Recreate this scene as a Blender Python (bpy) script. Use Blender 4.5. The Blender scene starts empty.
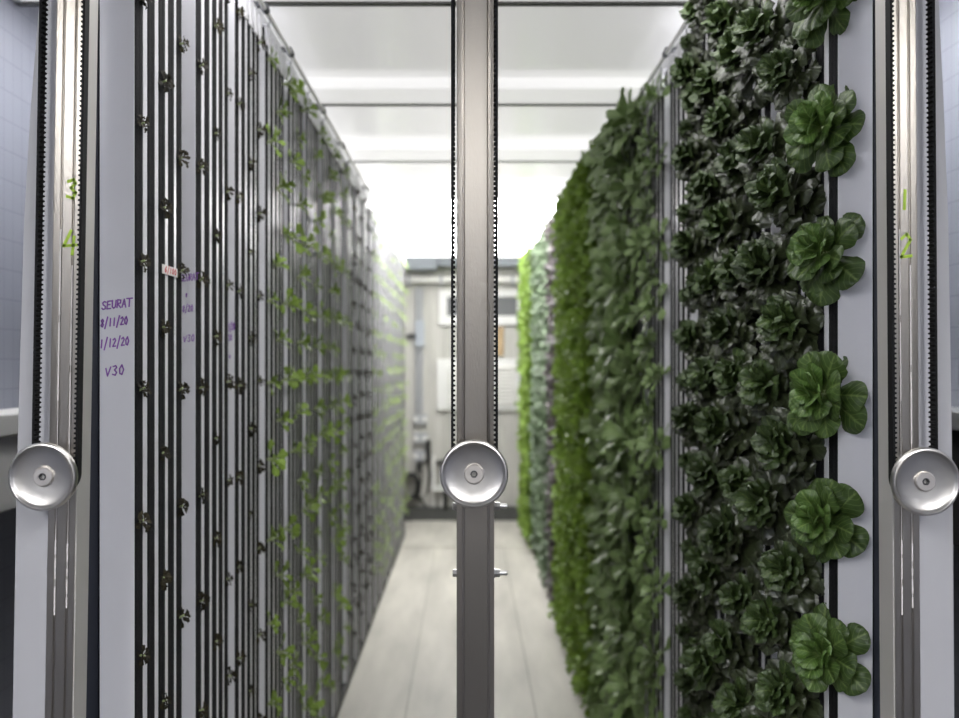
import bpy, bmesh, math, random
from mathutils import Vector, Matrix
random.seed(7)
PI = math.pi
sc = bpy.context.scene
COL = sc.collection
CAMZ = 1.41
F = 1000.0           # focal length in px
VX, VY = 468.0, 365.0

def X(px, y): return (px - VX) * y / F
def Z(py, y): return CAMZ + (VY - py) * y / F

# ------------------------------------------------------------------ materials
def mat(name, color, rough=0.5, metal=0.0, spec=0.5, noise=0.0, scale=20.0, bump=0.0, bscale=60.0,
        stretch=None, color2=None, emit=None, estr=0.0, aniso=0.0):
    m = bpy.data.materials.new(name); m.use_nodes = True
    nt = m.node_tree; b = nt.nodes['Principled BSDF']
    b.inputs['Base Color'].default_value = (*color, 1)
    b.inputs['Roughness'].default_value = rough
    b.inputs['Metallic'].default_value = metal
    b.inputs['Specular IOR Level'].default_value = spec
    if aniso: b.inputs['Anisotropic'].default_value = aniso
    if emit:
        b.inputs['Emission Color'].default_value = (*emit, 1); b.inputs['Emission Strength'].default_value = estr
    tc = nt.nodes.new('ShaderNodeTexCoord'); mp = nt.nodes.new('ShaderNodeMapping')
    nt.links.new(tc.outputs['Object'], mp.inputs['Vector'])
    if stretch: mp.inputs['Scale'].default_value = stretch
    if noise > 0:
        n = nt.nodes.new('ShaderNodeTexNoise'); n.inputs['Scale'].default_value = scale; n.inputs['Detail'].default_value = 5
        nt.links.new(mp.outputs[0], n.inputs['Vector'])
        r = nt.nodes.new('ShaderNodeValToRGB')
        c2 = color2 or tuple(max(0, c * (1 - noise)) for c in color)
        r.color_ramp.elements[0].position = .3; r.color_ramp.elements[0].color = (*c2, 1)
        r.color_ramp.elements[1].position = .7; r.color_ramp.elements[1].color = (*color, 1)
        nt.links.new(n.outputs['Fac'], r.inputs['Fac']); nt.links.new(r.outputs['Color'], b.inputs['Base Color'])
    if bump > 0:
        n2 = nt.nodes.new('ShaderNodeTexNoise'); n2.inputs['Scale'].default_value = bscale; n2.inputs['Detail'].default_value = 3
        nt.links.new(mp.outputs[0], n2.inputs['Vector'])
        bu = nt.nodes.new('ShaderNodeBump'); bu.inputs['Strength'].default_value = bump; bu.inputs['Distance'].default_value = .01
        nt.links.new(n2.outputs['Fac'], bu.inputs['Height']); nt.links.new(bu.outputs[0], b.inputs['Normal'])
    return m

def leaf_mat(name, dark, light, vein, rough=.4, spec=.5, trans=.12, vari=.25, edge=None):
    """leaf blade: colour mottled by noise, pale midrib and side veins along the leaf's own UV, each plant a little different"""
    m = bpy.data.materials.new(name); m.use_nodes = True
    nt = m.node_tree; N = nt.nodes.new; L = nt.links.new
    b = nt.nodes['Principled BSDF']; out = nt.nodes['Material Output']
    b.inputs['Roughness'].default_value = rough; b.inputs['Specular IOR Level'].default_value = spec
    uv = N('ShaderNodeUVMap'); uv.uv_map = 'leaf'
    sep = N('ShaderNodeSeparateXYZ'); L(uv.outputs[0], sep.inputs[0])
    def math_(op, a, b_=None):
        n = N('ShaderNodeMath'); n.operation = op
        for i, v in enumerate((a, b_)):
            if v is None: continue
            if isinstance(v, (int, float)): n.inputs[i].default_value = v
            else: L(v, n.inputs[i])
        return n.outputs[0]
    u, v = sep.outputs[0], sep.outputs[1]
    av = math_('ABSOLUTE', v)
    mid = math_('SUBTRACT', 1.0, math_('MULTIPLY', av, 9.0)); mid = math_('MAXIMUM', mid, 0.0)
    s = math_('SINE', math_('MULTIPLY', math_('SUBTRACT', u, math_('MULTIPLY', av, .35)), 44.0))
    s = math_('MULTIPLY', math_('MAXIMUM', math_('SUBTRACT', s, .72), 0.0), 1.6)
    vn = math_('MINIMUM', math_('ADD', math_('MULTIPLY', mid, .85), s), 1.0)
    basef = math_('MAXIMUM', math_('SUBTRACT', 1.0, math_('MULTIPLY', u, 3.2)), 0.0)
    vn = math_('MINIMUM', math_('ADD', vn, basef), 1.0)
    tc = N('ShaderNodeTexCoord'); ns = N('ShaderNodeTexNoise'); ns.inputs['Scale'].default_value = 25; ns.inputs['Detail'].default_value = 3
    L(tc.outputs['Object'], ns.inputs['Vector'])
    mx = N('ShaderNodeMix'); mx.data_type = 'RGBA'
    mx.inputs[6].default_value = (*dark, 1); mx.inputs[7].default_value = (*light, 1)
    ra = N('ShaderNodeMapRange'); ra.inputs[1].default_value = .35; ra.inputs[2].default_value = .68
    L(ns.outputs['Fac'], ra.inputs[0]); L(ra.outputs[0], mx.inputs[0])
    mv = N('ShaderNodeMix'); mv.data_type = 'RGBA'; mv.inputs[7].default_value = (*vein, 1)
    L(mx.outputs[2], mv.inputs[6]); L(vn, mv.inputs[0])
    oi = N('ShaderNodeObjectInfo'); hs = N('ShaderNodeHueSaturation')
    mr = N('ShaderNodeMapRange'); mr.inputs[3].default_value = 1 - vari; mr.inputs[4].default_value = 1 + vari
    L(oi.outputs['Random'], mr.inputs[0]); L(mr.outputs[0], hs.inputs['Value']); L(mv.outputs[2], hs.inputs['Color'])
    L(hs.outputs[0], b.inputs['Base Color'])
    n2 = N('ShaderNodeTexNoise'); n2.inputs['Scale'].default_value = 90; L(tc.outputs['Object'], n2.inputs['Vector'])
    bu = N('ShaderNodeBump'); bu.inputs['Strength'].default_value = .35; bu.inputs['Distance'].default_value = .004
    L(n2.outputs['Fac'], bu.inputs['Height']); L(bu.outputs[0], b.inputs['Normal'])
    tr = N('ShaderNodeBsdfTranslucent'); L(hs.outputs[0], tr.inputs[0])
    ms = N('ShaderNodeMixShader'); ms.inputs[0].default_value = trans
    L(b.outputs[0], ms.inputs[1]); L(tr.outputs[0], ms.inputs[2]); L(ms.outputs[0], out.inputs['Surface'])
    return m

M = {}
M['white'] = mat('white_plastic', (.80, .80, .83), .32, noise=.05, scale=6)
M['foam'] = mat('black_foam', (.013, .013, .015), .85, spec=.2, noise=.5, scale=90, bump=.3, bscale=300)
M['navy'] = mat('navy_panel', (.018, .022, .034), .6, noise=.2, scale=5)
M['steel'] = mat('brushed_stainless', (.40, .372, .332), .30, 1.0, noise=.10, scale=12, stretch=(1, 1, .25), bump=.05, bscale=400, aniso=.5)
M['steel_side'] = mat('satin_stainless', (.70, .66, .62), .38, 1.0, noise=.08, scale=10)
M['alu'] = mat('turned_aluminium', (.50, .485, .465), .36, 1.0, noise=.04, scale=15, aniso=.3)
M['flange'] = mat('flange_painted_sheen', (.58, .56, .53), .42, .35, noise=.06, scale=8)  # bright reflection on the steel side, painted in as a paler colour
M['alu_dark'] = mat('dark_socket', (.12, .12, .12), .4, 1.0)
M['belt'] = mat('black_rubber', (.007, .007, .008), .7, spec=.2, noise=.3, scale=60)
M['zinc'] = mat('zinc_bolt', (.62, .61, .59), .28, 1.0, noise=.1, scale=80)
M['board'] = mat('grey_white_board', (.43, .43, .45), .35, noise=.04, scale=4)
M['ceiling'] = mat('glossy_ceiling', (.80, .80, .79), .16, noise=.05, scale=3, stretch=(6, .6, 1))
M['beam'] = mat('ceiling_beam', (.92, .92, .91), .25, noise=.03, scale=4)
M['seam_shadow'] = mat('grey_seam_shadow', (.26, .26, .255), .7, noise=.2, scale=40)  # shade in the seam behind each beam, painted as a grey strip
M['floor'] = mat('worn_pale_floor', (.53, .51, .45), .5, noise=.34, scale=2.4, stretch=(2.6, .45, 1), bump=.08, bscale=15)
M['seam'] = mat('floor_seam', (.33, .32, .28), .8, noise=.3, scale=20)
M['mat_dark'] = mat('dark_rubber_floor', (.045, .045, .05), .7, noise=.3, scale=20)
M['curb'] = mat('dark_curb', (.07, .072, .068), .6, noise=.25, scale=8)
M['backwall'] = mat('grey_beige_metal', (.52, .51, .47), .5, noise=.22, scale=2.6, stretch=(3, 1, .6))
M['doorgrey'] = mat('pale_door_frame', (.68, .68, .66), .45, noise=.06, scale=5)
M['slate'] = mat('slate_window', (.13, .135, .14), .3, noise=.2, scale=4)
M['duct'] = mat('blue_grey_duct', (.36, .39, .43), .5, noise=.1, scale=4)
M['conduit'] = mat('grey_conduit', (.38, .39, .41), .45, noise=.12, scale=10)
M['pipe'] = mat('white_pipe', (.74, .73, .69), .35, noise=.08, scale=10)
M['cable'] = mat('black_cable', (.02, .02, .02), .6)
M['tan'] = mat('tan_wood', (.50, .36, .20), .6, noise=.3, scale=8)
M['hall'] = mat('grey_hall_wall', (.20, .20, .20), .6, noise=.06, scale=2)
M['bracket'] = mat('dark_bracket', (.10, .105, .12), .5, noise=.2, scale=30)
M['purple'] = mat('purple_marker', (.34, .125, .55), .6, noise=.25, scale=200)
M['lime'] = mat('lime_marker', (.44, .66, .045), .5, noise=.2, scale=200)
M['red'] = mat('red_ink', (.65, .05, .06), .6, noise=.1, scale=200)
M['sticker'] = mat('white_sticker', (.86, .82, .80), .5, noise=.03, scale=50)
M['lamp'] = mat('lit_diffuser', (.9, .9, .88), .5, emit=(1, 1, .985), estr=7.0, noise=.01, scale=5)
M['lamp_hall'] = mat('lit_hall_diffuser', (.9, .9, .9), .5, emit=(.97, .97, 1), estr=9.0, noise=.01, scale=5)
M['metalbox'] = mat('pale_wall_mounted_box', (.62, .62, .61), .3, .6, noise=.1, scale=6)
M['stem'] = mat('pale_stem', (.50, .60, .30), .5, noise=.2, scale=60)

# grid panel for the side walls
def grid_mat():
    m = mat('blue_grey_tile_panel', (.30, .315, .37), .45)
    nt = m.node_tree; b = nt.nodes['Principled BSDF']
    tc = nt.nodes.new('ShaderNodeTexCoord'); mp = nt.nodes.new('ShaderNodeMapping'); mp.inputs['Rotation'].default_value = (0, PI / 2, PI / 2)
    mp.inputs['Rotation'].default_value = (0, PI / 2, 0)
    br = nt.nodes.new('ShaderNodeTexBrick'); br.offset = 0; br.inputs['Scale'].default_value = 1
    br.inputs['Brick Width'].default_value = .075; br.inputs['Row Height'].default_value = .05; br.inputs['Mortar Size'].default_value = .0012
    br.inputs['Color1'].default_value = (.30, .315, .37, 1); br.inputs['Color2'].default_value = (.31, .325, .38, 1); br.inputs['Mortar'].default_value = (.22, .235, .28, 1)
    nt.links.new(tc.outputs['Object'], mp.inputs[0]); nt.links.new(mp.outputs[0], br.inputs['Vector']); nt.links.new(br.outputs['Color'], b.inputs['Base Color'])
    return m
M['tilewall'] = grid_mat()

L_ = lambda *a, **k: leaf_mat(*a, **k)
M['lf_head'] = L_('dark_round_leaf', (.040, .078, .016), (.070, .125, .026), (.19, .27, .08), .45, .5, .10, .2)
M['lf_heart'] = L_('heart_leaf', (.060, .12, .022), (.095, .18, .034), (.21, .30, .09), .45, .5, .12, .2)
M['lf_savoy'] = L_('crinkled_leaf', (.026, .035, .013), (.048, .062, .026), (.11, .14, .07), .36, .9, .07, .25)
M['lf_savoy_heart'] = L_('crinkled_heart_leaf', (.032, .056, .015), (.052, .090, .024), (.12, .17, .05), .46, .55, .09, .25)
M['lf_broad'] = L_('broad_leaf', (.145, .225, .068), (.23, .335, .125), (.32, .40, .19), .42, .65, .12, .25)
M['lf_bright'] = L_('bright_frilly_leaf', (.14, .24, .032), (.23, .35, .055), (.33, .43, .11), .5, .35, .18, .18)
M['lf_purple'] = L_('purple_leaf', (.075, .062, .062), (.14, .125, .125), (.27, .24, .24), .45, .55, .10, .3)
M['lf_grey'] = L_('grey_green_leaf', (.090, .14, .075), (.16, .22, .125), (.30, .35, .25), .45, .5, .10, .25)
M['lf_dark_sprout'] = L_('dark_sprout_leaf', (.012, .010, .007), (.034, .030, .012), (.08, .065, .04), .6, .2, .06, .45)
M['lf_sprout'] = L_('green_sprout_leaf', (.19, .30, .040), (.28, .42, .07), (.42, .52, .20), .45, .4, .22, .2)
M['lf_pale'] = L_('pale_sprout_leaf', (.32, .42, .16), (.42, .54, .22), (.55, .62, .38), .5, .4, .22, .15)

# ------------------------------------------------------------------ mesh helpers
def box(bm, x0, x1, y0, y1, z0, z1):
    v = [bm.verts.new(p) for p in ((x0, y0, z0), (x1, y0, z0), (x1, y1, z0), (x0, y1, z0), (x0, y0, z1), (x1, y0, z1), (x1, y1, z1), (x0, y1, z1))]
    for f in ((0, 3, 2, 1), (4, 5, 6, 7), (0, 1, 5, 4), (1, 2, 6, 5), (2, 3, 7, 6), (3, 0, 4, 7)): bm.faces.new([v[i] for i in f])

def prism(bm, pts, z0, z1):
    """closed plan outline extruded upwards"""
    a = [bm.verts.new((x, y, z0)) for x, y in pts]; b = [bm.verts.new((x, y, z1)) for x, y in pts]
    n = len(pts)
    for i in range(n): bm.faces.new((a[i], a[(i + 1) % n], b[(i + 1) % n], b[i]))
    bm.faces.new(b); bm.faces.new(a[::-1])

def tube(bm, pts, r, seg=8, caps=True):
    pts = [Vector(p) for p in pts]; rings = []
    for i, p in enumerate(pts):
        d = (pts[min(i + 1, len(pts) - 1)] - pts[max(i - 1, 0)]).normalized()
        up = Vector((0, 0, 1)) if abs(d.z) < .9 else Vector((1, 0, 0))
        a = d.cross(up).normalized(); b = d.cross(a)
        rr = r[i] if isinstance(r, (list, tuple)) else r
        rings.append([bm.verts.new(p + (a * math.cos(2 * PI * k / seg) + b * math.sin(2 * PI * k / seg)) * rr) for k in range(seg)])
    for i in range(len(rings) - 1):
        for k in range(seg): bm.faces.new((rings[i][k], rings[i][(k + 1) % seg], rings[i + 1][(k + 1) % seg], rings[i + 1][k]))
    if caps: bm.faces.new(rings[0][::-1]); bm.faces.new(rings[-1])

def lathe(bm, prof, c, seg=64):
    """profile (radius, y) turned about the y axis through c"""
    rings = []
    for r, y in prof:
        if r < 1e-6: rings.append([bm.verts.new((c[0], c[1] + y, c[2]))])
        else: rings.append([bm.verts.new((c[0] + r * math.cos(2 * PI * k / seg), c[1] + y, c[2] + r * math.sin(2 * PI * k / seg))) for k in range(seg)])
    for A, B in zip(rings, rings[1:]):
        for k in range(seg):
            k2 = (k + 1) % seg
            if len(A) == 1 and len(B) == 1: continue
            if len(A) == 1: bm.faces.new((A[0], B[k], B[k2]))
            elif len(B) == 1: bm.faces.new((A[k2], A[k], B[0]))
            else: bm.faces.new((A[k], B[k], B[k2], A[k2]))

def obj(name, bm, m, parent=None, smooth=False, bevel=0.0, wn=False):
    me = bpy.data.meshes.new(name)
    bmesh.ops.recalc_face_normals(bm, faces=bm.faces[:])
    bm.to_mesh(me); bm.free()
    me.materials.append(m)
    if smooth:
        for p in me.polygons: p.use_smooth = True
        if smooth != 'all': me.set_sharp_from_angle(angle=math.radians(35))
    o = bpy.data.objects.new(name, me); COL.objects.link(o)
    if parent: o.parent = parent; o.matrix_parent_inverse = parent.matrix_basis.inverted() if False else Matrix.Identity(4)
    if bevel:
        b = o.modifiers.new('edge', 'BEVEL'); b.width = bevel; b.segments = 2; b.limit_method = 'ANGLE'
    return o

def tag(o, label, cat, group=None, kind=None):
    o['label'] = label; o['category'] = cat
    if group: o['group'] = group
    if kind: o['kind'] = kind
    return o

def thing(name, label, cat, loc=(0, 0, 0), group=None):
    o = bpy.data.objects.new(name, None); COL.objects.link(o); o.location = loc; o.empty_display_size = .05
    return tag(o, label, cat, group)

def struct(name, bm, m, label=None, **k):
    o = obj(name, bm, m, **k); o['kind'] = 'structure'
    o['label'] = label or name.replace('_', ' ') + ' of the grow room'; o['category'] = name.split('_')[0]
    return o

def B(): return bmesh.new()
def bx(*a):
    bm = B(); box(bm, *a); return bm

ORD = ['topmost', 'second', 'third', 'fourth', 'fifth', 'sixth', 'seventh', 'eighth', 'ninth', 'tenth', 'eleventh', 'twelfth', 'thirteenth',
       'fourteenth', 'fifteenth', 'sixteenth', 'seventeenth', 'eighteenth', 'nineteenth', 'twentieth', 'twenty-first']
def nth_top(i): return 'topmost' if i == 0 else ORD[i] + ' from top'
def nth_tower(i): return 'frontmost' if i == 0 else ORD[i]

# ------------------------------------------------------------------ strokes (handwriting)
GL = {'S': [[(.9, .9), (.5, 1), (.1, .8), (.3, .55), (.8, .4), (.8, .1), (.3, 0), (0, .15)]],
      'E': [[(.9, 1), (.1, .95), (0, 0), (.9, .05)], [(.05, .5), (.7, .55)]],
      'U': [[(0, 1), (.05, .2), (.4, 0), (.8, .2), (.9, 1)]],
      'R': [[(0, 0), (.1, 1), (.8, .95), (.8, .6), (.1, .5), (.9, 0)]],
      'A': [[(0, 0), (.45, 1), (.9, 0)], [(.2, .35), (.75, .4)]],
      'T': [[(-.2, 1), (1.2, 1.05)], [(.5, 1), (.5, 0)]],
      '8': [[(.8, .8), (.5, 1), (.1, .8), (.8, .3), (.5, 0), (.1, .2), (.8, .75)]],
      '/': [[(.8, 1.25), (.1, -.3)]], '1': [[(.5, 1), (.45, 0)]],
      '2': [[(.1, .8), (.5, 1), (.8, .75), (.1, 0), (.9, .05)]],
      '0': [[(.5, 1), (.1, .6), (.2, .1), (.6, 0), (.9, .5), (.5, 1)]],
      'x': [[(0, .8), (.4, 0), (.95, .95)]],
      '3': [[(.1, .9), (.6, 1), (.8, .8), (.4, .55), (.85, .3), (.6, 0), (.05, .1)]],
      '4': [[(.5, 1), (0, .35), (.95, .4)], [(.75, .75), (.65, 0)]],
      '6': [[(.7, 1), (.2, .6), (.1, .2), (.5, 0), (.8, .3), (.3, .5)]]}
def write(bm, text, o, ax, up, nrm, h, w, adv, thick, slant=.12, rise=0.0):
    o, ax, up, nrm = map(Vector, (o, ax, up, nrm))
    for i, ch in enumerate(text):
        for st in GL[ch]:
            P = [o + ax * (i * adv + (p[0] + slant * p[1]) * w) + up * (p[1] * h + rise * i * adv) for p in st]
            for a, b in zip(P, P[1:]):
                d = (b - a).normalized(); s = d.cross(nrm).normalized() * thick / 2; e = d * thick * .35
                q = [a - s - e, a + s - e, b + s + e, b - s + e]
                lo = [bm.verts.new(v + nrm * .0002) for v in q]; hi = [bm.verts.new(v + nrm * .0006) for v in q]
                bm.faces.new(hi); bm.faces.new(lo[::-1])
                for k in range(4): bm.faces.new((lo[k], lo[(k + 1) % 4], hi[(k + 1) % 4], hi[k]))

# ------------------------------------------------------------------ the room
HC = 2.385; XW = 1.16; YB = 9.1; YF = -2.6
bm = B()
for x0, x1 in ((-XW, -.2545), (-.2495, .2715), (.2765, XW)): box(bm, x0, x1, 1.25, YB, -.05, 0)
struct('floor', bm, M['floor'], 'pale worn floor planks of the aisle running to the back wall')
struct('trim_1', bx(-XW, XW, 1.25, YB, -.06, -.004), M['seam'], 'dark bed showing in the seams between the floor planks')
bm = bx(-.50, .56, 7.72, 9.03, 0, .006); struct('trim_2', bm, M['floor'], 'pale threshold plate lying at the far end of the aisle floor', bevel=.002)
struct('trim_3', bx(-XW, XW, YF, 1.25, -.05, -.002), M['mat_dark'], 'dark rubber floor in front of the steel posts')
struct('ceiling', bx(-XW, XW, YF, YB, HC, HC + .05), M['ceiling'], 'glossy white panelled ceiling over the aisle')
k = 3
for i in range(-2, 7):
    y2 = 2.56 + i * 1.0; w = .19 if i < 2 else .23
    if i < 0:
        k += 1
        struct(f'trim_{k}', bx(-XW, XW, y2 - w, y2, HC - .045, HC), M['beam'], f'white cross beam under the ceiling, {ORD[i + 3]} counted from the front', bevel=.004)
    k += 1
    struct(f'trim_{k}', bx(-XW, XW, y2, y2 + .03, HC - .047, HC), M['seam_shadow'], f'thin grey strip for the seam shade behind the ceiling beam, {ORD[i + 3]} counted from the front')
struct('wall_left', bx(-XW - .05, -XW, YF, YB, 0, HC), M['tilewall'], 'blue-grey gridded wall beyond the steel post that reads 3 and 4')
struct('wall_right', bx(XW, XW + .05, YF, YB, 0, HC), M['tilewall'], 'blue-grey gridded wall beyond the steel post that reads 1 and 2')
struct('wall_front', bx(-XW, XW, YF - .05, YF, 0, HC), M['hall'], 'pale wall of the entrance behind the viewer')
# back wall with shallow vertical ribs
bm = B(); pts = [(-XW, YB + .06), (-XW, YB)]
x = -XW
while x < XW - .1:
    pts += [(x + .03, YB), (x + .036, YB - .006), (x + .06, YB - .006), (x + .066, YB)]; x += .13
pts += [(XW, YB), (XW, YB + .06)]
prism(bm, pts, 0, HC); struct('wall_back', bm, M['backwall'], 'grey-beige ribbed metal wall at the far end of the aisle')
struct('baseboard_back', bx(-XW, XW, 9.03, YB - .006, 0, .125), M['curb'], 'dark curb at the foot of the back wall')

# ------------------------------------------------------------------ things on the back wall
yb = YB - .006
def bxp(px0, px1, py0, py1, d, y=None):
    y = y or yb
    return bx(X(px0, y), X(px1, y), y - d, y, Z(py1, y), Z(py0, y))
t = thing('air_duct', 'blue-grey duct running along the top of the back wall', 'duct', (X(470, yb), yb, Z(266, yb)))
def part(name, bm, m, p, **k):
    o = obj(name, bm, m, None, **k)
    o.parent = p
    o.data.transform(Matrix.Translation(-p.location))
    return o
part('box_section', bxp(404, 437, 258, 271, .16), M['duct'], t, bevel=.006)
part('run', bxp(437, 545, 259, 267, .12), M['duct'], t, bevel=.006)
t = thing('pipe', 'pale horizontal pipe across the back wall below the duct', 'pipe', (X(470, yb), yb, Z(281, yb)))
bm = B(); tube(bm, [(X(402, yb), yb - .05, Z(280.5, yb)), (X(548, yb), yb - .05, Z(280.5, yb))], .032, 12); part('tube', bm, M['pipe'], t, smooth=True)
for px in (409, 441, 512):
    part('clamp', bxp(px - 1, px + 1.5, 276, 286, .09), M['conduit'], t)
t = thing('conduit', 'grey vertical electrical conduit with a junction box on the back wall', 'conduit', (X(419, yb), yb, Z(350, yb)))
for px in (417.5, 421.5):
    bm = B(); tube(bm, [(X(px, yb), yb - .03, Z(288, yb)), (X(px, yb), yb - .03, Z(412, yb))], .015, 10); part('tube', bm, M['conduit'], t, smooth=True)
part('junction_box', bxp(415.5, 424.5, 321, 347, .07), M['duct'], t, bevel=.004)
part('side_stub', bxp(407, 415.5, 334, 338, .03), M['cable'], t)
for n_, (py, lab) in enumerate(((419, 'upper'), (438, 'middle'), (455.5, 'lower'))):
    t = thing('socket', f'{lab} of three grey socket boxes under the conduit on the back wall', 'socket', (X(420, yb), yb, Z(py, yb)), 'sockets below the conduit')
    part('face_plate', bxp(414, 427.5, py - 5, py + 5, .05), M['conduit'], t, bevel=.003)
    for dx in (-4.5, 4.5):
        part('outlet', bxp(420.5 + dx - 1.6, 420.5 + dx + 1.6, py - 2, py + 2, .055), M['pipe'], t)
t = thing('plug', 'black power adapter plugged in beside the middle socket', 'plug', (X(428, yb), yb, Z(447, yb)))
part('case', bxp(426, 431, 440, 458, .09), M['cable'], t, bevel=.006)
bm = B(); tube(bm, [(X(428.5, yb), yb - .05, Z(458, yb)), (X(430, yb), yb - .05, Z(475, yb)), (X(428, yb), yb - .05, Z(492, yb)), (X(421, yb), yb - .05, Z(499, yb)), (X(412, yb), yb - .05, Z(496, yb))], .011, 8)
part('lead', bm, M['cable'], t, smooth='all')
bm = B(); P = [(X(p[0], yb), yb - .04, Z(p[1], yb)) for p in ((419, 461), (418, 470), (413, 474), (407, 482))]
tube(bm, P, .014, 8); tag(obj('cable', bm, M['cable'], smooth='all'), 'short black cable from lower socket toward the coiled hose', 'cable')
bm = B(); P = [(X(p[0], yb), yb - .03, Z(p[1], yb)) for p in ((421, 461), (421.5, 480), (419, 496), (425, 505), (434, 511))]
tube(bm, P, .009, 8); tag(obj('cable', bm, M['cable'], smooth='all'), 'long thin black cable hanging from lower socket to the curb', 'cable')
bm = B()
for j in range(4):
    P = [(X(410, yb) + (.075 + .012 * (j % 2)) * math.cos(a * PI / 12), yb - .05 - .022 * j, Z(485, yb) + (.10 + .012 * (j % 2)) * math.sin(a * PI / 12)) for a in range(25)]
    tube(bm, P, .016, 8, False)
tag(obj('hose_coil', bm, M['cable'], smooth='all'), 'coiled black hose hanging low on the back wall by the tower', 'hose')
# door hatch with slate window, louvre sheet, tan board
t = thing('hatch', 'pale framed hatch with a dark slate window strip in the back wall', 'hatch', (X(478, yb), yb, Z(317, yb)))
bm = B(); y = yb
for a in ((439, 524, 290, 297), (439, 524, 316, 325), (439, 447, 297, 316), (517, 524, 297, 316)):
    box(bm, X(a[0], y), X(a[1], y), y - .03, y, Z(a[3], y), Z(a[2], y))
part('frame', bm, M['doorgrey'], t, bevel=.003)
part('window_pane', bxp(447, 517, 297, 316, .012), M['slate'], t)
t = thing('louvre_panel', 'white louvred vent panel low on the back wall', 'vent', (X(480, yb), yb, Z(385, yb)))
part('frame', bxp(437, 523, 359, 410, .03), M['doorgrey'], t, bevel=.003)
bm = B(); y = yb - .03
for j in range(11):
    zz = Z(365 + j * 3.7, y); v = [(X(448, y), y, zz), (X(516, y), y, zz), (X(516, y), y - .018, zz - .02), (X(448, y), y - .018, zz - .02)]
    lo = [bm.verts.new(p) for p in v]; hi = [bm.verts.new((p[0], p[1], p[2] - .004)) for p in v]
    bm.faces.new(lo); bm.faces.new(hi[::-1])
    for q in range(4): bm.faces.new((lo[q], lo[(q + 1) % 4], hi[(q + 1) % 4], hi[q]))
part('slats', bm, M['pipe'], t)
t = thing('wooden_board', 'small tan wooden board hanging on the back wall under the hatch', 'board', (X(500, yb), yb, Z(341, yb)))
part('board', bxp(496.5, 503.5, 327, 356, .025), M['tan'], t, bevel=.006)
part('hook', bxp(499.3, 500.7, 323, 328, .02), M['cable'], t)
t = thing('standing_bracket', 'pale upright metal bracket standing on the curb by the cables', 'bracket', (X(438, 9.05), 9.05, .125))
y = 9.07
part('upright', bxp(432.5, 435, 455, 508, .03, y), M['doorgrey'], t)
part('upright', bxp(440.5, 443, 460, 508, .03, y), M['doorgrey'], t)
part('shelf', bxp(432.5, 452, 486, 490, .10, y), M['doorgrey'], t)
part('motor', bxp(437, 447, 460, 464, .08, y), M['cable'], t)
bm = B(); tube(bm, [(X(444, y), y - .06, Z(490, y)), (X(446, y), y - .06, Z(500, y)), (X(445, y), y - .04, Z(508, y))], .022, 8); part('hose', bm, M['cable'], t, smooth='all')
for px, s in ((404, 'beside the plain towers'), (528, 'beside the leafy towers')):
    t = thing('lamp_clip', f'small dark clip at the top of the back wall {s}', 'clip', (X(px, 9.0), 9.0, Z(257, 9.0)))
    part('plate', bx(X(px - 4, 9), X(px + 4, 9), 8.98, 9.02, HC - .03, HC), M['bracket'], t)
    part('lug', bx(X(px + 2, 9), X(px + 4, 9), 8.97, 9.03, HC - .05, HC - .03), M['bracket'], t)

# ------------------------------------------------------------------ grow towers
TB, TT = .03, 2.288
TW = .262; TD = .055
def tower_mesh():
    """shell with five slots; local: face looks to +x at x=0, y from 0 to TW, z from TB to TT"""
    def bow(y): return .004 * (1 - ((y - TW / 2) / (TW / 2)) ** 2)
    pts = [(-TD, 0), (-.0, 0)]
    y = .003
    for i in range(5):
        pts += [(bow(y) - .001, y), (-.016, y), (-.016, y + .0370), (bow(y + .0370) - .001, y + .0370)]
        y += .0370 + (.0177 if i < 4 else 0)
    pts += [(0, TW), (-TD, TW)]
    return pts
SLOT = [.003 + i * .0547 for i in range(5)]
def make_tower():
    t = thing('grow_tower', '', 'grow tower')
    bm = B(); prism(bm, tower_mesh(), TB, TT); obj('shell', bm, M['white'], t, bevel=.0008)
    for y in SLOT:
        bm = B(); b0 = .004 * (1 - ((y + .017 - TW / 2) / (TW / 2)) ** 2) - .0006
        pts = [(-.0155, y + .0005), (b0 - .0004, y + .0005), (b0 + .0006, y + .004), (b0 + .0010, y + .0177), (-.009, y + .0185), (b0 + .0010, y + .0193), (b0 + .0006, y + .0333), (b0 - .0004, y + .0365), (-.0155, y + .0365)]
        prism(bm, pts, TB + .002, TT - .06)
        obj('foam_strip', bm, M['foam'], t)
    bm = B(); box(bm, -.012, .0055, .0, TW, TT - .05, TT + .004)
    for y in SLOT: box(bm, .0055, .010, y + .004, y + .033, TT - .072, TT - .01)
    obj('top_cap', bm, M['white'], t, bevel=.002)
    bm = B(); tube(bm, [(.002, .02, TT), (.004, .02, TT + .008), (.008, .02, TT + .016), (.014, .02, TT + .018)], .004, 8)
    obj('hanger', bm, M['conduit'], t, smooth=True)
    return t
proto = make_tower()
protoR = None
def copy_thing(t, label=None, group=None, loc=None):
    r = t.copy(); COL.objects.link(r)
    for ch in list(t.children):
        c = ch.copy(); COL.objects.link(c); c.parent = r
    if label: r['label'] = label
    if group: r['group'] = group
    if loc is not None: r.location = loc
    return r
XL, XR = -.525, .585
LY = [1.574, 1.927, 2.25, 2.586, 2.912, 3.24, 3.596, 3.918] + [4.34 + .333 * i for i in range(12)]
RY = [1.581 + .35 * i for i in range(20)]
towers_L, towers_R = [], []
crop_L = ['dark sprouts'] * 3 + ['green sprouts'] * 5 + ['tiny dark sprouts'] * 3 + ['pale green sprouts'] * 9
crop_R = ['dark round lettuces'] * 3 + ['no plants'] + ['broad dark green leaves'] * 3 + ['bright green lettuces'] * 4 + ['purple leaves'] * 2 + ['grey-green leaves'] * 4 + ['bright green lettuces'] * 3
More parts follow.
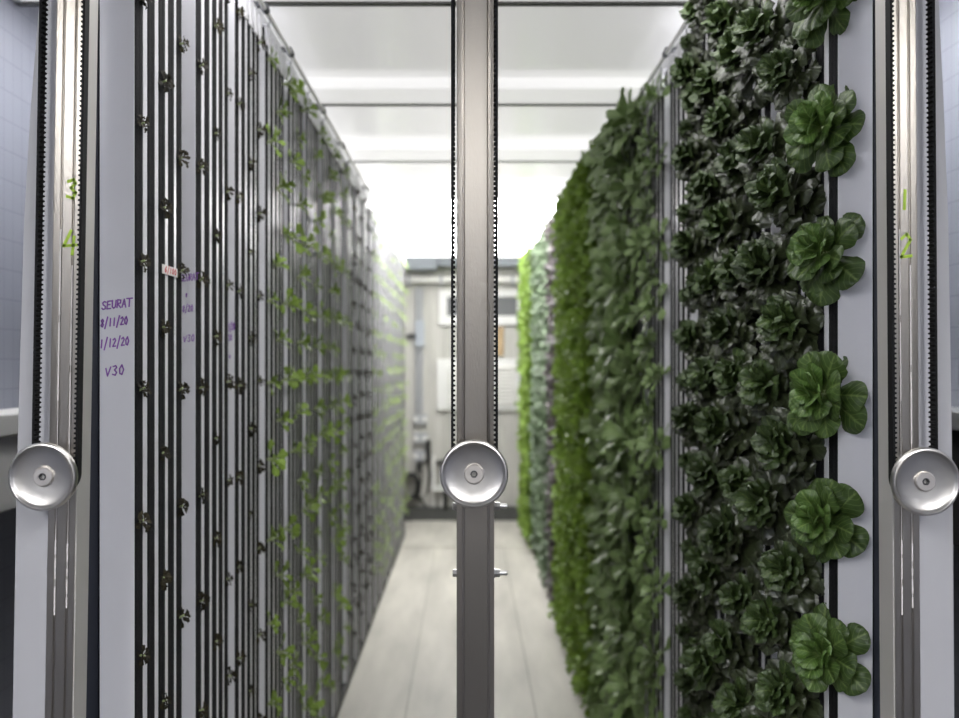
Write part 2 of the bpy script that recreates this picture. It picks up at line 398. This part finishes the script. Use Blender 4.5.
for i, y in enumerate(LY):
    t = proto if i == 0 else copy_thing(proto)
    t.location = (XL, y, 0); t['group'] = 'towers of the sprout wall'
    t['label'] = f'white slotted grow tower carrying {crop_L[i]}, {nth_tower(i)} in the sprout wall'
    towers_L.append(t)
pr = copy_thing(proto)
for ch in pr.children:                     # mirrored shapes for the facing wall
    me = ch.data.copy(); me.transform(Matrix.Scale(-1, 4, (1, 0, 0))); me.flip_normals(); ch.data = me
for i, y in enumerate(RY):
    t = pr if i == 0 else copy_thing(pr)
    t.location = (XR, y, 0); t['group'] = 'towers of the lettuce wall'
    t['label'] = f'white slotted grow tower carrying {crop_R[i]}, {nth_tower(i)} in the lettuce wall'
    towers_R.append(t)
# handwriting on the tower sides (faces turned to the entrance)
def note(t, lines, y0):
    for (txt, px, py, h, w, adv) in lines:
        bm = B(); write(bm, txt, (X(px + 1.5, y0), y0, Z(py, y0)), (1, 0, 0), (0, 0, 1), (0, -1, 0), h, w, adv, .0021 if y0 < 1.7 else .0015, rise=.12)
        o = obj('handwriting', bm, M['purple'], t); o.data.transform(Matrix.Translation(-t.location)); o['label'] = 'line of purple marker handwriting'
y0 = LY[0]
note(towers_L[0], [('SEURAT', 100.5, 309.5, .0125, .0065, .0079), ('8/11/20', 99.2, 327, .0120, .0052, .0062), ('1/12/20', 98.3, 348, .0128, .0056, .0067), ('x30', 104, 376, .0150, .0080, .0105)], y0)
y0 = LY[1]
note(towers_L[1], [('SEURAT', 179, 281.5, .0125, .0050, .0058), ('8', 184, 297, .007, .0035, .005), ('8/20', 181, 312, .012, .0045, .0052), ('x30', 182, 342, .013, .006, .0075)], y0)
y0 = LY[2]
note(towers_L[2], [('8/11/20', 222.5, 331, .016, .003, .0035), ('x30', 225, 341, .014, .003, .0045), ('0', 227.5, 358, .007, .0035, .005)], y0)
# little sticker bridging two slots of the first tower
st = thing('sticker', 'small white sticker with red writing stuck across the frontmost sprout tower', 'sticker', (XL + .0055, 1.745, Z(271, 1.745)))
ya, yb_ = 1.700, 1.788
part('paper', bx(XL + .0046, XL + .0056, ya, yb_, Z(275.5, 1.745), Z(266.5, 1.745)), M['sticker'], st)
bm = B(); write(bm, '6/100', (XL + .0057, ya + .012, Z(273.5, 1.745)), (0, 1, 0), (0, 0, 1), (1, 0, 0), .0095, .011, .0138, .0018, .2); part('writing', bm, M['red'], st)

# dark spine panels behind the towers, floor channels and hanging rails
for nm, s, xf, ys, lab in (('l', -1, XL - TD, LY, 'sprout'), ('r', 1, XR + TD, RY, 'lettuce')):
    y0, y1 = ys[0] + .03, ys[-1] + TW
    xa, xb = sorted((xf + s * .012, xf + s * .04))
    t = thing('support_panel', f'dark navy backing panel behind the towers of the {lab} wall', 'panel', ((xa + xb) / 2, (y0 + y1) / 2, 0), 'backing panels')
    part('sheet', bx(xa, xb, y0, y1, .02, TT - .03), M['navy'], t, bevel=.002)
    part('edge_strip', bx(xa - .003, xb + .003, y0 - .012, y0 - .001, .0, TT - .03), M['navy'], t)
    xr = (XL if s < 0 else XR)
    t = thing('hanging_rail', f'pale rail above the towers of the {lab} wall', 'rail', (xr - s * .004, (y0 + y1) / 2, TT + .03), 'tower rails')
    bm = B(); tube(bm, [(xr - s * .014, 1.5, TT + .018), (xr - s * .014, y1 + .1, TT + .018)], .0065, 10); part('tube', bm, M['beam'], t, smooth=True)
    for yy in (2.52, 2.88, 3.53, 4.10, 5.10, 6.10):
        bm = B(); tube(bm, [(xr - s * .014, yy - .013, TT + .020), (xr - s * .014, yy + .013, TT + .020)], [.0105, .0105], 10); box(bm, *sorted((xr - s * .018, xr + s * .022)), yy - .008, yy + .008, TT + .024, TT + .036); part('rail_bracket', bm, M['bracket'], t, smooth=True)
    xa, xb = sorted((xr + s * .02, xr + s * .05)); part('flange', bx(xa, xb, 1.5, y1 + .1, TT + .035, TT + .055), M['white'], t)
    xa, xb = sorted((xr - s * .004, xr + s * TD)); t = tag(obj('drip_channel', bx(xa, xb, 1.56, y1 + .02, .0, .028), M['cable'], bevel=.003), f'dark drip channel on the floor under the {lab} wall', 'channel', 'drip channels')

# ------------------------------------------------------------------ steel posts with belt and handwheel
def post(label, x0, x1, yf, depth, wc, wy, bl, br, by, lines, nums=None, lean=0.0, board=None, bolts=False, side=0):
    """x0..x1 front face; wc = wheel centre (x, z); bl/br = outer belt edges"""
    cx = (x0 + x1) / 2
    t = thing('belt_post', label, 'post', (cx, yf + depth / 2, 0))
    bm = B(); g = .0016
    pts = [(x0, yf)]
    for a in lines: pts += [(a - g, yf), (a - g * .5, yf + .0022), (a + g * .5, yf + .0022), (a + g, yf)]
    pts += [(x1, yf), (x1, yf + depth), (x0, yf + depth)]
    prism(bm, pts, 0, HC - .005); part('post', bm, M['steel'], t, bevel=.0015)
    if board:
        xi = x1 if board[0][0] < 400 else x0
        fl_ = part('side_flange', bx(*sorted((xi - .0004, xi + .0016)) if board[0][0] < 400 else sorted((xi - .0016, xi + .0004)), yf + .001, yf + depth + .004, 0, HC - .005), M['flange'], t); fl_['label'] = 'flange facing the aisle with its bright reflection painted pale'
    # toothed belt: two runs and the turn round the pulley
    hw = (br - bl) / 2; bc = (bl + br) / 2; th = .0032; tooth = .0026; pitch = .0068; zc = wc[1]
    bm = B()
    path_o, path_i = [], []
    top = HC - .02
    for s in (-1, 1):
        xa, xb = sorted((bc + s * hw, bc + s * (hw - th))); box(bm, xa, xb, by, by + .016, zc, top)
        z = zc + .006
        while z < top - pitch:
            xi = bc + s * (hw - th); q = [(xi, z), (xi - s * tooth, z + pitch * .16), (xi - s * tooth, z + pitch * .40), (xi, z + pitch * .56)]
            lo = [bm.verts.new((a, by, b)) for a, b in q]; hi = [bm.verts.new((a, by + .016, b)) for a, b in q]
            bm.faces.new(lo); bm.faces.new(hi[::-1])
            for k2 in range(4): bm.faces.new((lo[k2], hi[k2], hi[(k2 + 1) % 4], lo[(k2 + 1) % 4]))
            z += pitch
    n = 24
    ro, ri = hw, hw - th
    rings = [[bm.verts.new((bc + r * math.cos(PI + PI * j / n), yy, zc + r * math.sin(PI + PI * j / n))) for r, yy in ((ro, by), (ri, by), (ri, by + .016), (ro, by + .016))] for j in range(n + 1)]
    for A, Bq in zip(rings, rings[1:]):
        for k2 in range(4): bm.faces.new((A[k2], A[(k2 + 1) % 4], Bq[(k2 + 1) % 4], Bq[k2]))
    part('toothed_belt', bm, M['belt'], t)
    bm = B(); lathe(bm, [(0, -.001), (hw - th - tooth, -.001), (hw - th - tooth, .018), (.010, .018), (.010, yf - by), (0, yf - by)], (bc, by, zc), 40); part('pulley', bm, M['zinc'], t, smooth=True)
    # handwheel: dished disc, rim, hub and socket screw
    c = (wc[0], wy, zc); R = .0455
    bm = B(); lathe(bm, [(0, .008), (.012, .008), (.0145, .0076), (.022, .0070), (.030, .0058), (.0370, .0038), (.0398, .0022), (.0412, .0004), (.0420, 0), (.0438, .0005), (.0450, .0022), (R, .005), (R, .0085), (.0446, .0105), (.0415, .0120), (.030, .0150), (0, .0160)], c, 72)
    w = part('handwheel', bm, M['alu'], t, smooth=True)
    bm = B(); lathe(bm, [(.0050, .0030), (.0118, .0030), (.0118, .0030), (.0130, .0042), (.0132, .0042), (.0132, .009), (0, .009)], c, 40); h = obj('hub', bm, M['steel_side'], w, smooth=True); h.data.transform(Matrix.Translation(-t.location))
    bm = B(); lathe(bm, [(0, .0085), (.0032, .0085), (.0034, .0028), (.0050, .0028), (.0050, .009), (0, .009)], c, 6); s_ = obj('socket_screw', bm, M['alu_dark'], w); s_.data.transform(Matrix.Translation(-t.location))
    bm = B(); lathe(bm, [(0, .0150), (.008, .0150), (.008, by - wy), (0, by - wy)], c, 20); part('axle', bm, M['zinc'], t, smooth=True)
    if board:
        bm = B(); ring = [(X(px_, yf), Z(py_, yf)) for px_, py_ in board]; lo = [bm.verts.new((a, yf + .002, b)) for a, b in ring]; hi = [bm.verts.new((a, yf + .020, b)) for a, b in ring]
        bm.faces.new(lo); bm.faces.new(hi[::-1])
        for k2 in range(len(ring)): bm.faces.new((lo[k2], hi[k2], hi[(k2 + 1) % len(ring)], lo[(k2 + 1) % len(ring)]))
        bo = part('side_board', bm, M['board'], t); bo['label'] = 'pale grey board along the post'
    if nums:
        for ch, px, py, hh, ww in nums:
            bm = B(); write(bm, ch, (X(px, yf), yf, Z(py, yf)), (1, 0, 0), (0, 0, 1), (0, -1, 0), hh, ww, ww, .0042, .05)
            o = part('number', bm, M['lime'], t); o['label'] = 'lime green handwritten ' + ch
    if side:
        for a, zs in ((lines[0], ((1.06, 1.10), (1.11, 1.14), (1.145, 1.165), (1.36, 1.47), (1.48, 1.60))), (lines[1], ((1.07, 1.085), (1.09, 1.11), (1.115, 1.125), (1.135, 1.16), (1.30, 1.40), (1.41, 1.55)))):
            bm = B(); box(bm, a - .0003, a + .0003, yf - .0001, yf + .001, zs[0][0], zs[-1][1])
            for z0, z1 in zs: box(bm, a - .0008, a + .0008, yf - .0006, yf + .001, z0, z1)
            part('pale_dashes', bm, M['sticker'], t)  # raised pale dashes along the front grooves
    if bolts:
        for pz in (506, 573):
            z = Z(pz, yf + .02); yy = yf + .020
            def lx(prof, xx, s):
                bm = B(); lathe(bm, prof, (0, 0, 0), 6 if s == 6 else 20)
                bm.transform(Matrix.Translation((xx, yy, z)) @ Matrix.Rotation(-PI / 2, 4, 'Z')); return bm
            b = part('bolt', lx([(0, 0), (.0050, 0), (.0058, .0012), (.0058, .006), (0, .006)], x0 - .006, 6), M['zinc'], t)
            part('nut', lx([(0, 0), (.0070, 0), (.0070, .0016), (.0060, .002), (.0060, .0085), (0, .0085)], x1, 6), M['zinc'], t)
            part('thread', lx([(0, 0), (.0036, 0), (.0036, .018), (.003, .019), (0, .019)], x1, 20), M['zinc'], t, smooth=True)
    if lean:
        t.rotation_euler = (0, lean, 0); t.location.x -= math.sin(lean) * 1.2
    return t
yf = 1.40
post('stainless belt post with handwheel and side bolts in the middle of the aisle', X(456.6, yf), X(494.3, yf), yf, .045, (X(474, 1.325), Z(474.5, 1.325)), 1.325,
     X(451, 1.375), X(498, 1.375), 1.372, [X(463.5, yf), X(488.5, yf)], bolts=True)
post('stainless belt post with green 3 and 4 in front of the sprout wall', X(48, yf), X(75.5, yf), yf, .044, (X(40.5, 1.325), Z(477, 1.325)), 1.325,
     X(31, 1.372), X(77, 1.372), 1.370, [X(56, yf), X(68, yf)], [('3', 61, 198, .026, .015), ('4', 59, 254, .033, .019)], .017, [(47.8, 1370), (47.8, -330), (33, -330), (30, 0), (23, 110), (18.5, 220), (16.5, 380), (15.5, 500), (15.5, 1370)], side=1)
post('stainless belt post with green 1 and 2 in front of the lettuce wall', X(894, yf), X(919.5, yf), yf, .044, (X(927.5, 1.325), Z(482, 1.325)), 1.325,
     X(893, 1.372), X(938, 1.372), 1.370, [X(901.5, yf), X(912, yf)], [('1', 902.5, 209, .026, .012), ('2', 901.5, 257, .032, .018)], -.007, [(919.7, 1370), (919.7, -330), (940, -330), (943, 0), (947.5, 110), (951, 220), (952.5, 380), (953.5, 500), (953.5, 1370)], side=1)

# boxes on the outer walls
t = thing('wall_mounted_box', 'pale metal control box on the gridded wall beyond the post reading 3', 'box', (-XW, 2.15, 1.2))
part('lid', bx(-XW, -1.03, 1.7, 2.62, 1.25, 1.30), M['pipe'], t, bevel=.004)
part('body', bx(-XW, -1.04, 1.72, 2.60, 1.08, 1.25), M['pipe'], t, bevel=.004)
for j in range(3):
    part('screw', bx(-1.0305, -1.028, 1.95 + j * .1, 1.97 + j * .1, 1.272, 1.282), M['cable'], t)
t = thing('wall_mounted_cabinet', 'dark equipment box on the gridded wall beyond the post reading 1', 'box', (XW, 2.3, 1.2))
part('lid', bx(1.04, XW, 1.9, 2.7, 1.27, 1.31), M['metalbox'], t, bevel=.003)
part('body', bx(1.05, XW, 1.92, 2.68, 1.02, 1.27), M['cable'], t, bevel=.003)

# ------------------------------------------------------------------ lamps and added emitters
def lamp(label, x0, x1, y0, y1, m, z=HC, h=.02):  # entrance lamps, and the added aisle and side passage emitters
    t = thing('ceiling_emitter', label, 'lamp', ((x0 + x1) / 2, (y0 + y1) / 2, z), 'ceiling lamps and added emitters')
    part('frame', bx(x0 - .012, x1 + .012, y0 - .012, y1 + .012, z - h, z), M['beam'], t)
    part('glow_face', bx(x0, x1, y0, y1, z - h - .006, z - h), m, t)
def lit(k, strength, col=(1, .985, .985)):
    return mat('lamp_or_added_glow_' + k, (.84, .84, .83), .16, emit=col, estr=strength, noise=.02, scale=5, stretch=(4, .5, 1), bump=.10, bscale=3)
GLOW_PANELS = [(1.60, 2.33, 4.4, 'near'), (2.60, 3.35, .42, 'faint'), (3.60, 4.31, .58, 'soft'), (4.60, 5.31, .70, 'dim'), (5.60, 6.31, 16.0, 'mid'), (6.60, 7.31, 11.0, 'bright'), (7.60, 8.31, 11.0, 'bright'), (8.62, 8.95, 2.0, 'end')]  # ceiling panels given added glow to brighten the aisle; nearest is out of view
for i, (a, b_, st_, k_) in enumerate(GLOW_PANELS):
    lamp(f'white ceiling panel with added glow between two beams, {["first", "second", "third", "fourth", "fifth", "sixth", "seventh", "eighth"][i]} along the aisle', -.66, .72, a, b_, lit(k_, st_), h=.006)
for i, st_ in enumerate((.46, .60, .75, 1.0, 3.0, 5.0, 5.0)):  # cross beams with added glow, stepped up towards the back
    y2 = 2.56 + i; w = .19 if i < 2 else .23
    t = thing('glowing_beam', f'white cross beam with added glow under the ceiling, {["first", "second", "third", "fourth", "fifth", "sixth", "seventh"][i]} along the aisle', 'lamp', (0, y2 - w / 2, HC), 'glowing ceiling beams')
    m_ = lit('beam_glow', st_); m_.node_tree.nodes['Principled BSDF'].inputs['Roughness'].default_value = .4
    part('glow_face', bx(-XW + .02, XW - .02, y2 - w, y2, HC - .045, HC), m_, t, bevel=.004)
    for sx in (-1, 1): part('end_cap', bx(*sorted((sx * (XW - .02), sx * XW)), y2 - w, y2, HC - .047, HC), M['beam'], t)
lamp('long lit ceiling strip over the entrance on the 3 and 4 side', -1.08, -.78, -2.3, -.1, lit('hall', 33.0, (1, .99, .98)))
lamp('long lit ceiling strip over the entrance on the 1 and 2 side', .78, 1.08, -2.3, -.1, lit('hall', 33.0, (1, .99, .98)))
for s_, nm_ in ((-1, 'sprout'), (1, 'lettuce')):
    xa, xb = sorted((s_ * .72, s_ * .86))
    lamp(f'added glowing ceiling strip in the side passage behind the {nm_} wall', xa, xb, 1.66, 2.9, lit('side', 30.0, (.97, .97, 1)))  # added to brighten the outer walls, no known fixture here

# ------------------------------------------------------------------ leaves and plants
def leaf_verts(bm, uvl, Mx, L, W, nu=7, nv=4, pet=.25, petw=.10, curl=.6, cup=.35, frill=0.0, fk=9, wr=0.0, seed=0, pointy=1.0, base=0):
    rnd = random.Random(seed); ph = [rnd.uniform(0, 6.3) for _ in range(6)]
    grid = []
    px = pz = 0.0; ang = 0.0
    for i in range(nu + 1):
        u = 1 - (1 - i / nu) ** 1.6
        du = u - (1 - (1 - max(0, i - 1) / nu) ** 1.6)
        t = max(0.0, (u - pet) / (1 - pet))
        if i:
            px += math.cos(ang) * L * du; pz += math.sin(ang) * L * du
            ang -= curl * (u ** 1.2) * du * 1.4
        prof = (t ** .6) * max(0.0, 1 - t ** 3.0) ** .5 * 1.12 if t > 0 else 0
        w = W * .5 * max(petw * (1 - .5 * t) * (t < .8), prof, .03)
        row = []
        for j in range(-nv, nv + 1):
            v = j / nv
            yy = v * w
            z = cup * v * v * w + frill * W * abs(v) ** 1.5 * math.sin(fk * u * 2 + ph[0] + (1.7 if v > 0 else 0)) * (t > 0)
            z += wr * W * (math.sin(13 * u + 5 * v + ph[1]) * math.sin(9 * v + 4 * u + ph[2])) * min(1, t * 3)
            z -= .05 * W * math.exp(-(v / .22) ** 2)
            row.append((Vector((px - math.sin(ang) * z * 1.0, yy, pz + math.cos(ang) * z)), u, v))
        grid.append(row)
    vs = [[bm.verts.new(Mx @ p[0]) for p in row] for row in grid]
    for i in range(nu):
        for j in range(2 * nv):
            f = bm.faces.new((vs[i][j], vs[i + 1][j], vs[i + 1][j + 1], vs[i][j + 1]))
            f.smooth = True
            for lp, (a, b) in zip(f.loops, ((i, j), (i + 1, j), (i + 1, j + 1), (i, j + 1))):
                lp[uvl].uv = (grid[a][b][1], grid[a][b][2])

def rosette(n0, n1, N, R, seed, W=.55, e0=8, e1=82, shrink=.5, h=.02, **k):
    """leaves n0..n1 of N in spiral order, outer first; axis +z"""
    rnd = random.Random(seed); bm = B(); uvl = bm.loops.layers.uv.new('leaf')
    for i in range(N):
        f = i / max(1, N - 1)
        az = i * 2.39996 + rnd.uniform(-.25, .25); el = math.radians(e0 + (e1 - e0) * f ** 1.15 + rnd.uniform(-7, 7))
        L = R * (1 - shrink * f) * rnd.uniform(.88, 1.1); w = L * W * rnd.uniform(.9, 1.12)
        tw = rnd.uniform(-.3, .3)
        if not n0 <= i < n1: continue
        Mx = Matrix.Translation((0, 0, .004 + h * f)) @ Matrix.Rotation(az, 4, 'Z') @ Matrix.Rotation(-el, 4, 'Y') @ Matrix.Rotation(tw, 4, 'X') @ Matrix.Translation((.004, 0, 0))
        leaf_verts(bm, uvl, Mx, L, w, seed=seed * 100 + i, **k)
    return bm

def leafmesh(name, bm, m):
    me = bpy.data.meshes.new(name); bm.to_mesh(me); bm.free(); me.materials.append(m); return me

def stem_bm(r, h):
    bm = B(); tube(bm, [(0, 0, -.004), (0, 0, h * .5), (.001, 0, h)], [r, r * .9, r * .8], 8); return bm

NV = 4
MESH = {}
def variants(key, fn): MESH[key] = [fn(s) for s in range(NV)]
# front heads: round spoon leaves, flat open rosette
kw = dict(nu=10, nv=5, pet=.14, petw=.22, curl=1.15, cup=-.25, wr=.03, frill=.03, W=.98)
variants('head_outer', lambda s: leafmesh('outer_leaves', rosette(0, 15, 26, .088, 11 + s, e0=10, e1=82, shrink=.5, h=.032, **kw), M['lf_head']))
variants('head_heart', lambda s: leafmesh('heart', rosette(15, 26, 26, .088, 11 + s, e0=10, e1=82, shrink=.5, h=.032, **kw), M['lf_heart']))
kw2 = dict(nu=8, nv=4, pet=.22, petw=.2, curl=1.5, cup=-.45, wr=.06, frill=.08, W=.85)
variants('savoy_outer', lambda s: leafmesh('outer_leaves', rosette(0, 26, 42, .080, 31 + s, e0=10, e1=84, shrink=.42, h=.050, **kw2), M['lf_savoy']))
variants('savoy_heart', lambda s: leafmesh('heart', rosette(26, 42, 42, .080, 31 + s, e0=10, e1=84, shrink=.42, h=.050, **kw2), M['lf_savoy_heart']))
variants('broad', lambda s: leafmesh('foliage', rosette(0, 17, 17, .165, 51 + s, W=.55, e0=16, e1=74, shrink=.35, h=.03, nu=7, nv=3, pet=.25, petw=.1, curl=1.5, cup=-.25, wr=.05, frill=.06), M['lf_broad']))
variants('bright', lambda s: leafmesh('foliage', rosette(0, 24, 24, .150, 71 + s, W=.50, e0=14, e1=82, shrink=.3, h=.04, nu=7, nv=3, pet=.2, petw=.15, curl=.9, cup=.2, wr=.08, frill=.22), M['lf_bright']))
variants('purple', lambda s: leafmesh('foliage', rosette(0, 16, 16, .135, 91 + s, W=.55, e0=16, e1=76, shrink=.4, h=.03, nu=6, nv=3, pet=.22, petw=.12, curl=.9, cup=.4, wr=.05, frill=.08), M['lf_purple']))
variants('grey', lambda s: leafmesh('foliage', rosette(0, 17, 17, .145, 111 + s, W=.52, e0=16, e1=76, shrink=.35, h=.03, nu=6, nv=3, pet=.22, petw=.12, curl=.9, cup=.4, wr=.05, frill=.08), M['lf_grey']))
# seedlings
variants('dsprout', lambda s: leafmesh('leaves', rosette(0, 12, 12, .0175, 131 + s, W=1.1, e0=5, e1=60, shrink=.45, h=.006, nu=6, nv=2, pet=.2, petw=.25, curl=1.7, cup=.1, wr=.06, frill=.06), M['lf_dark_sprout']))
variants('gsprout', lambda s: leafmesh('leaves', rosette(0, 6, 6, .048, 151 + s, W=.80, e0=30, e1=72, shrink=.35, h=.012, nu=6, nv=2, pet=.36, petw=.10, curl=1.3, cup=-.1, wr=.04, frill=.05), M['lf_sprout']))
variants('tiny', lambda s: leafmesh('leaves', rosette(0, 6, 6, .030, 171 + s, W=.62, e0=20, e1=70, shrink=.4, h=.006, nu=4, nv=2, pet=.25, petw=.12, curl=.8, cup=.5), M['lf_dark_sprout']))
variants('pale', lambda s: leafmesh('leaves', rosette(0, 6, 6, .060, 191 + s, W=.55, e0=30, e1=72, shrink=.35, h=.012, nu=4, nv=2, pet=.35, petw=.12, curl=1.0, cup=.4), M['lf_pale']))
bm = stem_bm(.0022, .012); mstem_d = leafmesh('stem', bm, M['stem'])
bm = stem_bm(.0032, .022); mstem_g = leafmesh('stem', bm, M['stem'])
bm = stem_bm(.010, .02); mstem_h = leafmesh('stem', bm, M['stem'])

def visible(x, y, z, r):
    px = VX + x / y * F; py = VY - (z - CAMZ) / y * F; rr = r / y * F
    return -rr < px < 959 + rr and -rr < py < 718 + rr

def rot_to(d, roll):
    d = Vector(d).normalized()
    return (d.to_track_quat('Z', 'Y') @ Matrix.Rotation(roll, 3, 'Z').to_quaternion())

WHERE_SLOT = {0: 'front slot', 2: 'middle slot', 4: 'rear slot'}
def plants(side, idx, slots, kind, desc, cat, group, dirv, radius, off, parts, skip=0.0, jz=.008, jd=.12, vmin=.12, vmax=2.22, scale=(.9, 1.1), phase=None, extra=None):
    """hang plants down the planted slots of one tower"""
    x = XL if side < 0 else XR; ys = LY if side < 0 else RY
    wall = 'sprout wall' if side < 0 else 'lettuce wall'
    for sl in slots:
        y = ys[idx] + SLOT[sl] + .0185
        z0 = CAMZ + (.167 if sl in (0, 4) else .060) + (phase or 0)
        rows = [z0 + .21 * k for k in range(-8, 8)]
        rows = sorted((z for z in rows if vmin < z < vmax and visible(x - side * off, y, z, radius * .6)), reverse=True)
        n = 0
        for z in rows:
            rnd = random.Random(f'{side}{idx}{sl}{z:.2f}')
            if rnd.random() < skip: continue
            zz = z + rnd.uniform(-jz, jz)
            d = Vector(dirv) + Vector((rnd.uniform(-jd, jd), rnd.uniform(-jd, jd), rnd.uniform(-jd, jd)))
            if side < 0: d.x = abs(d.x)
            s = rnd.uniform(*scale); q = rot_to(d, rnd.uniform(0, 6.28)); vi = rnd.randrange(NV)
            lab = f'{desc}, {nth_top(n)} in {WHERE_SLOT[sl]} of {nth_tower(idx)} tower, {wall}'
            loc = (x - side * off, y, zz)
            if len(parts) == 1:
                o = bpy.data.objects.new(kind, MESH[parts[0]][vi] if parts[0] in MESH else parts[0]); COL.objects.link(o)
            else:
                o = bpy.data.objects.new(kind, None); COL.objects.link(o); o.empty_display_size = .02
                for p in parts:
                    me = MESH[p][vi] if isinstance(p, str) else p
                    c = bpy.data.objects.new(me.name.split('.')[0], me); COL.objects.link(c); c.parent = o
            o.location = loc; o.rotation_mode = 'QUATERNION'; o.rotation_quaternion = q; o.scale = (s, s, s)
            tag(o, lab, cat, group)
            n += 1

S3 = (0, 2, 4)
for i in range(3):
    plants(-1, i, S3, 'dark_seedling', 'dark leafy sprout', 'seedling', 'dark sprouts of the front towers', (1, -.25, .35), .03, .0, ['dsprout', mstem_d], jz=.006, jd=.3, scale=(.8, 1.1))
for i in range(3, 8):
    plants(-1, i, S3, 'green_seedling', 'green two-leaf sprout', 'seedling', 'green sprouts', (1, -.2, .35), .06, .0, ['gsprout', mstem_g], skip=.06, jd=.35, scale=(.7, 1.2))
for i in range(8, 11):
    plants(-1, i, S3, 'tiny_seedling', 'tiny dark sprout', 'seedling', 'tiny dark sprouts', (1, -.2, .3), .04, .0, ['tiny'], jd=.3, skip=.08, scale=(.8, 1.15))
for i in range(11, 20):
    plants(-1, i, S3, 'pale_seedling', 'pale green sprout', 'seedling', 'pale green sprouts', (1, -.2, .3), .06, .0, ['pale'], skip=.28, jd=.3, scale=(.5, .85))
for i in range(3):
    if i == 0:
        plants(1, 0, (0,), 'lettuce_head', 'open glossy green lettuce head', 'lettuce', 'lettuces of the frontmost row', (-.85, -.52, .12), .09, .002, ['head_outer', 'head_heart', mstem_h], jd=.08, scale=(.86, .97))
        plants(1, 0, (2, 4), 'lettuce_head', 'dark crinkled lettuce head', 'lettuce', 'dark lettuces of the front towers', (-.85, -.40, .22), .11, .004, ['savoy_outer', 'savoy_heart', mstem_h], scale=(.95, 1.12))
    else:
        for sl in S3:
            plants(1, i, (sl,), 'lettuce_head', 'dark crinkled lettuce head', 'lettuce', 'dark lettuces of the front towers', (-.9, -.25, .25), .11, .004, ['savoy_outer', 'savoy_heart', mstem_h], scale=(.50, .62) if (i, sl) == (2, 4) else (.85, 1.0) if i == 2 else (1.0, 1.18))
for i in range(4, 7):
    plants(1, i, S3, 'broadleaf_green', 'broad-leaved dark green plant', 'leafy green', 'broad-leaved greens', (-.9, -.15, .3), .16, .004, ['broad'], jd=.2, vmin=.08, vmax=2.26, scale=(.45, .6) if i == 4 else (.8, 1.1))
for i in range(7, 11):
    plants(1, i, S3, 'frilly_lettuce', 'bright green frilly lettuce', 'lettuce', 'bright lettuces halfway down the wall', (-.9, -.1, .25), .15, .004, ['bright'], jd=.15, vmin=.08, vmax=2.26, scale=(.85, 1.05))
for i in range(11, 13):
    plants(1, i, S3, 'purple_lettuce', 'dull purple-grey lettuce', 'lettuce', 'purple lettuces', (-.9, -.1, .25), .14, .004, ['purple'], jd=.15, vmin=.08, vmax=2.26)
for i in range(13, 17):
    plants(1, i, S3, 'silvery_green', 'grey-green leafy plant', 'leafy green', 'grey-green plants', (-.9, -.1, .25), .15, .004, ['grey'], jd=.15, vmin=.08, vmax=2.26)
for i in range(17, 20):
    plants(1, i, S3, 'frilly_lettuce', 'bright green frilly lettuce', 'lettuce', 'bright lettuces at the far end', (-.9, -.1, .25), .15, .004, ['bright'], jd=.15, vmin=.08, vmax=2.26, scale=(1.0, 1.2))

# ------------------------------------------------------------------ light, camera
w = bpy.data.worlds.new('world'); sc.world = w; w.use_nodes = True
w.node_tree.nodes['Background'].inputs[0].default_value = (.8, .85, 1, 1); w.node_tree.nodes['Background'].inputs[1].default_value = .02

cam = bpy.data.cameras.new('camera'); co = bpy.data.objects.new('camera', cam); COL.objects.link(co)
co.location = (0, 0, CAMZ); co.rotation_euler = (PI / 2, 0, 0)
cam.sensor_width = 36; cam.lens = 36 * F / 959
cam.shift_x = (479.5 - VX) / 959; cam.shift_y = -(359 - VY) / 959
cam.dof.use_dof = True; cam.dof.focus_distance = 1.5; cam.dof.aperture_fstop = 3.6
cam.clip_start = .05
sc.camera = co
vs = sc.view_settings; vs.view_transform = 'Standard'; vs.look = 'None'; vs.gamma = 1; vs.exposure = 0.0; vs.use_curve_mapping = False
sc.cycles.use_denoising = True
sc.cycles.max_bounces = 10; sc.cycles.diffuse_bounces = 6
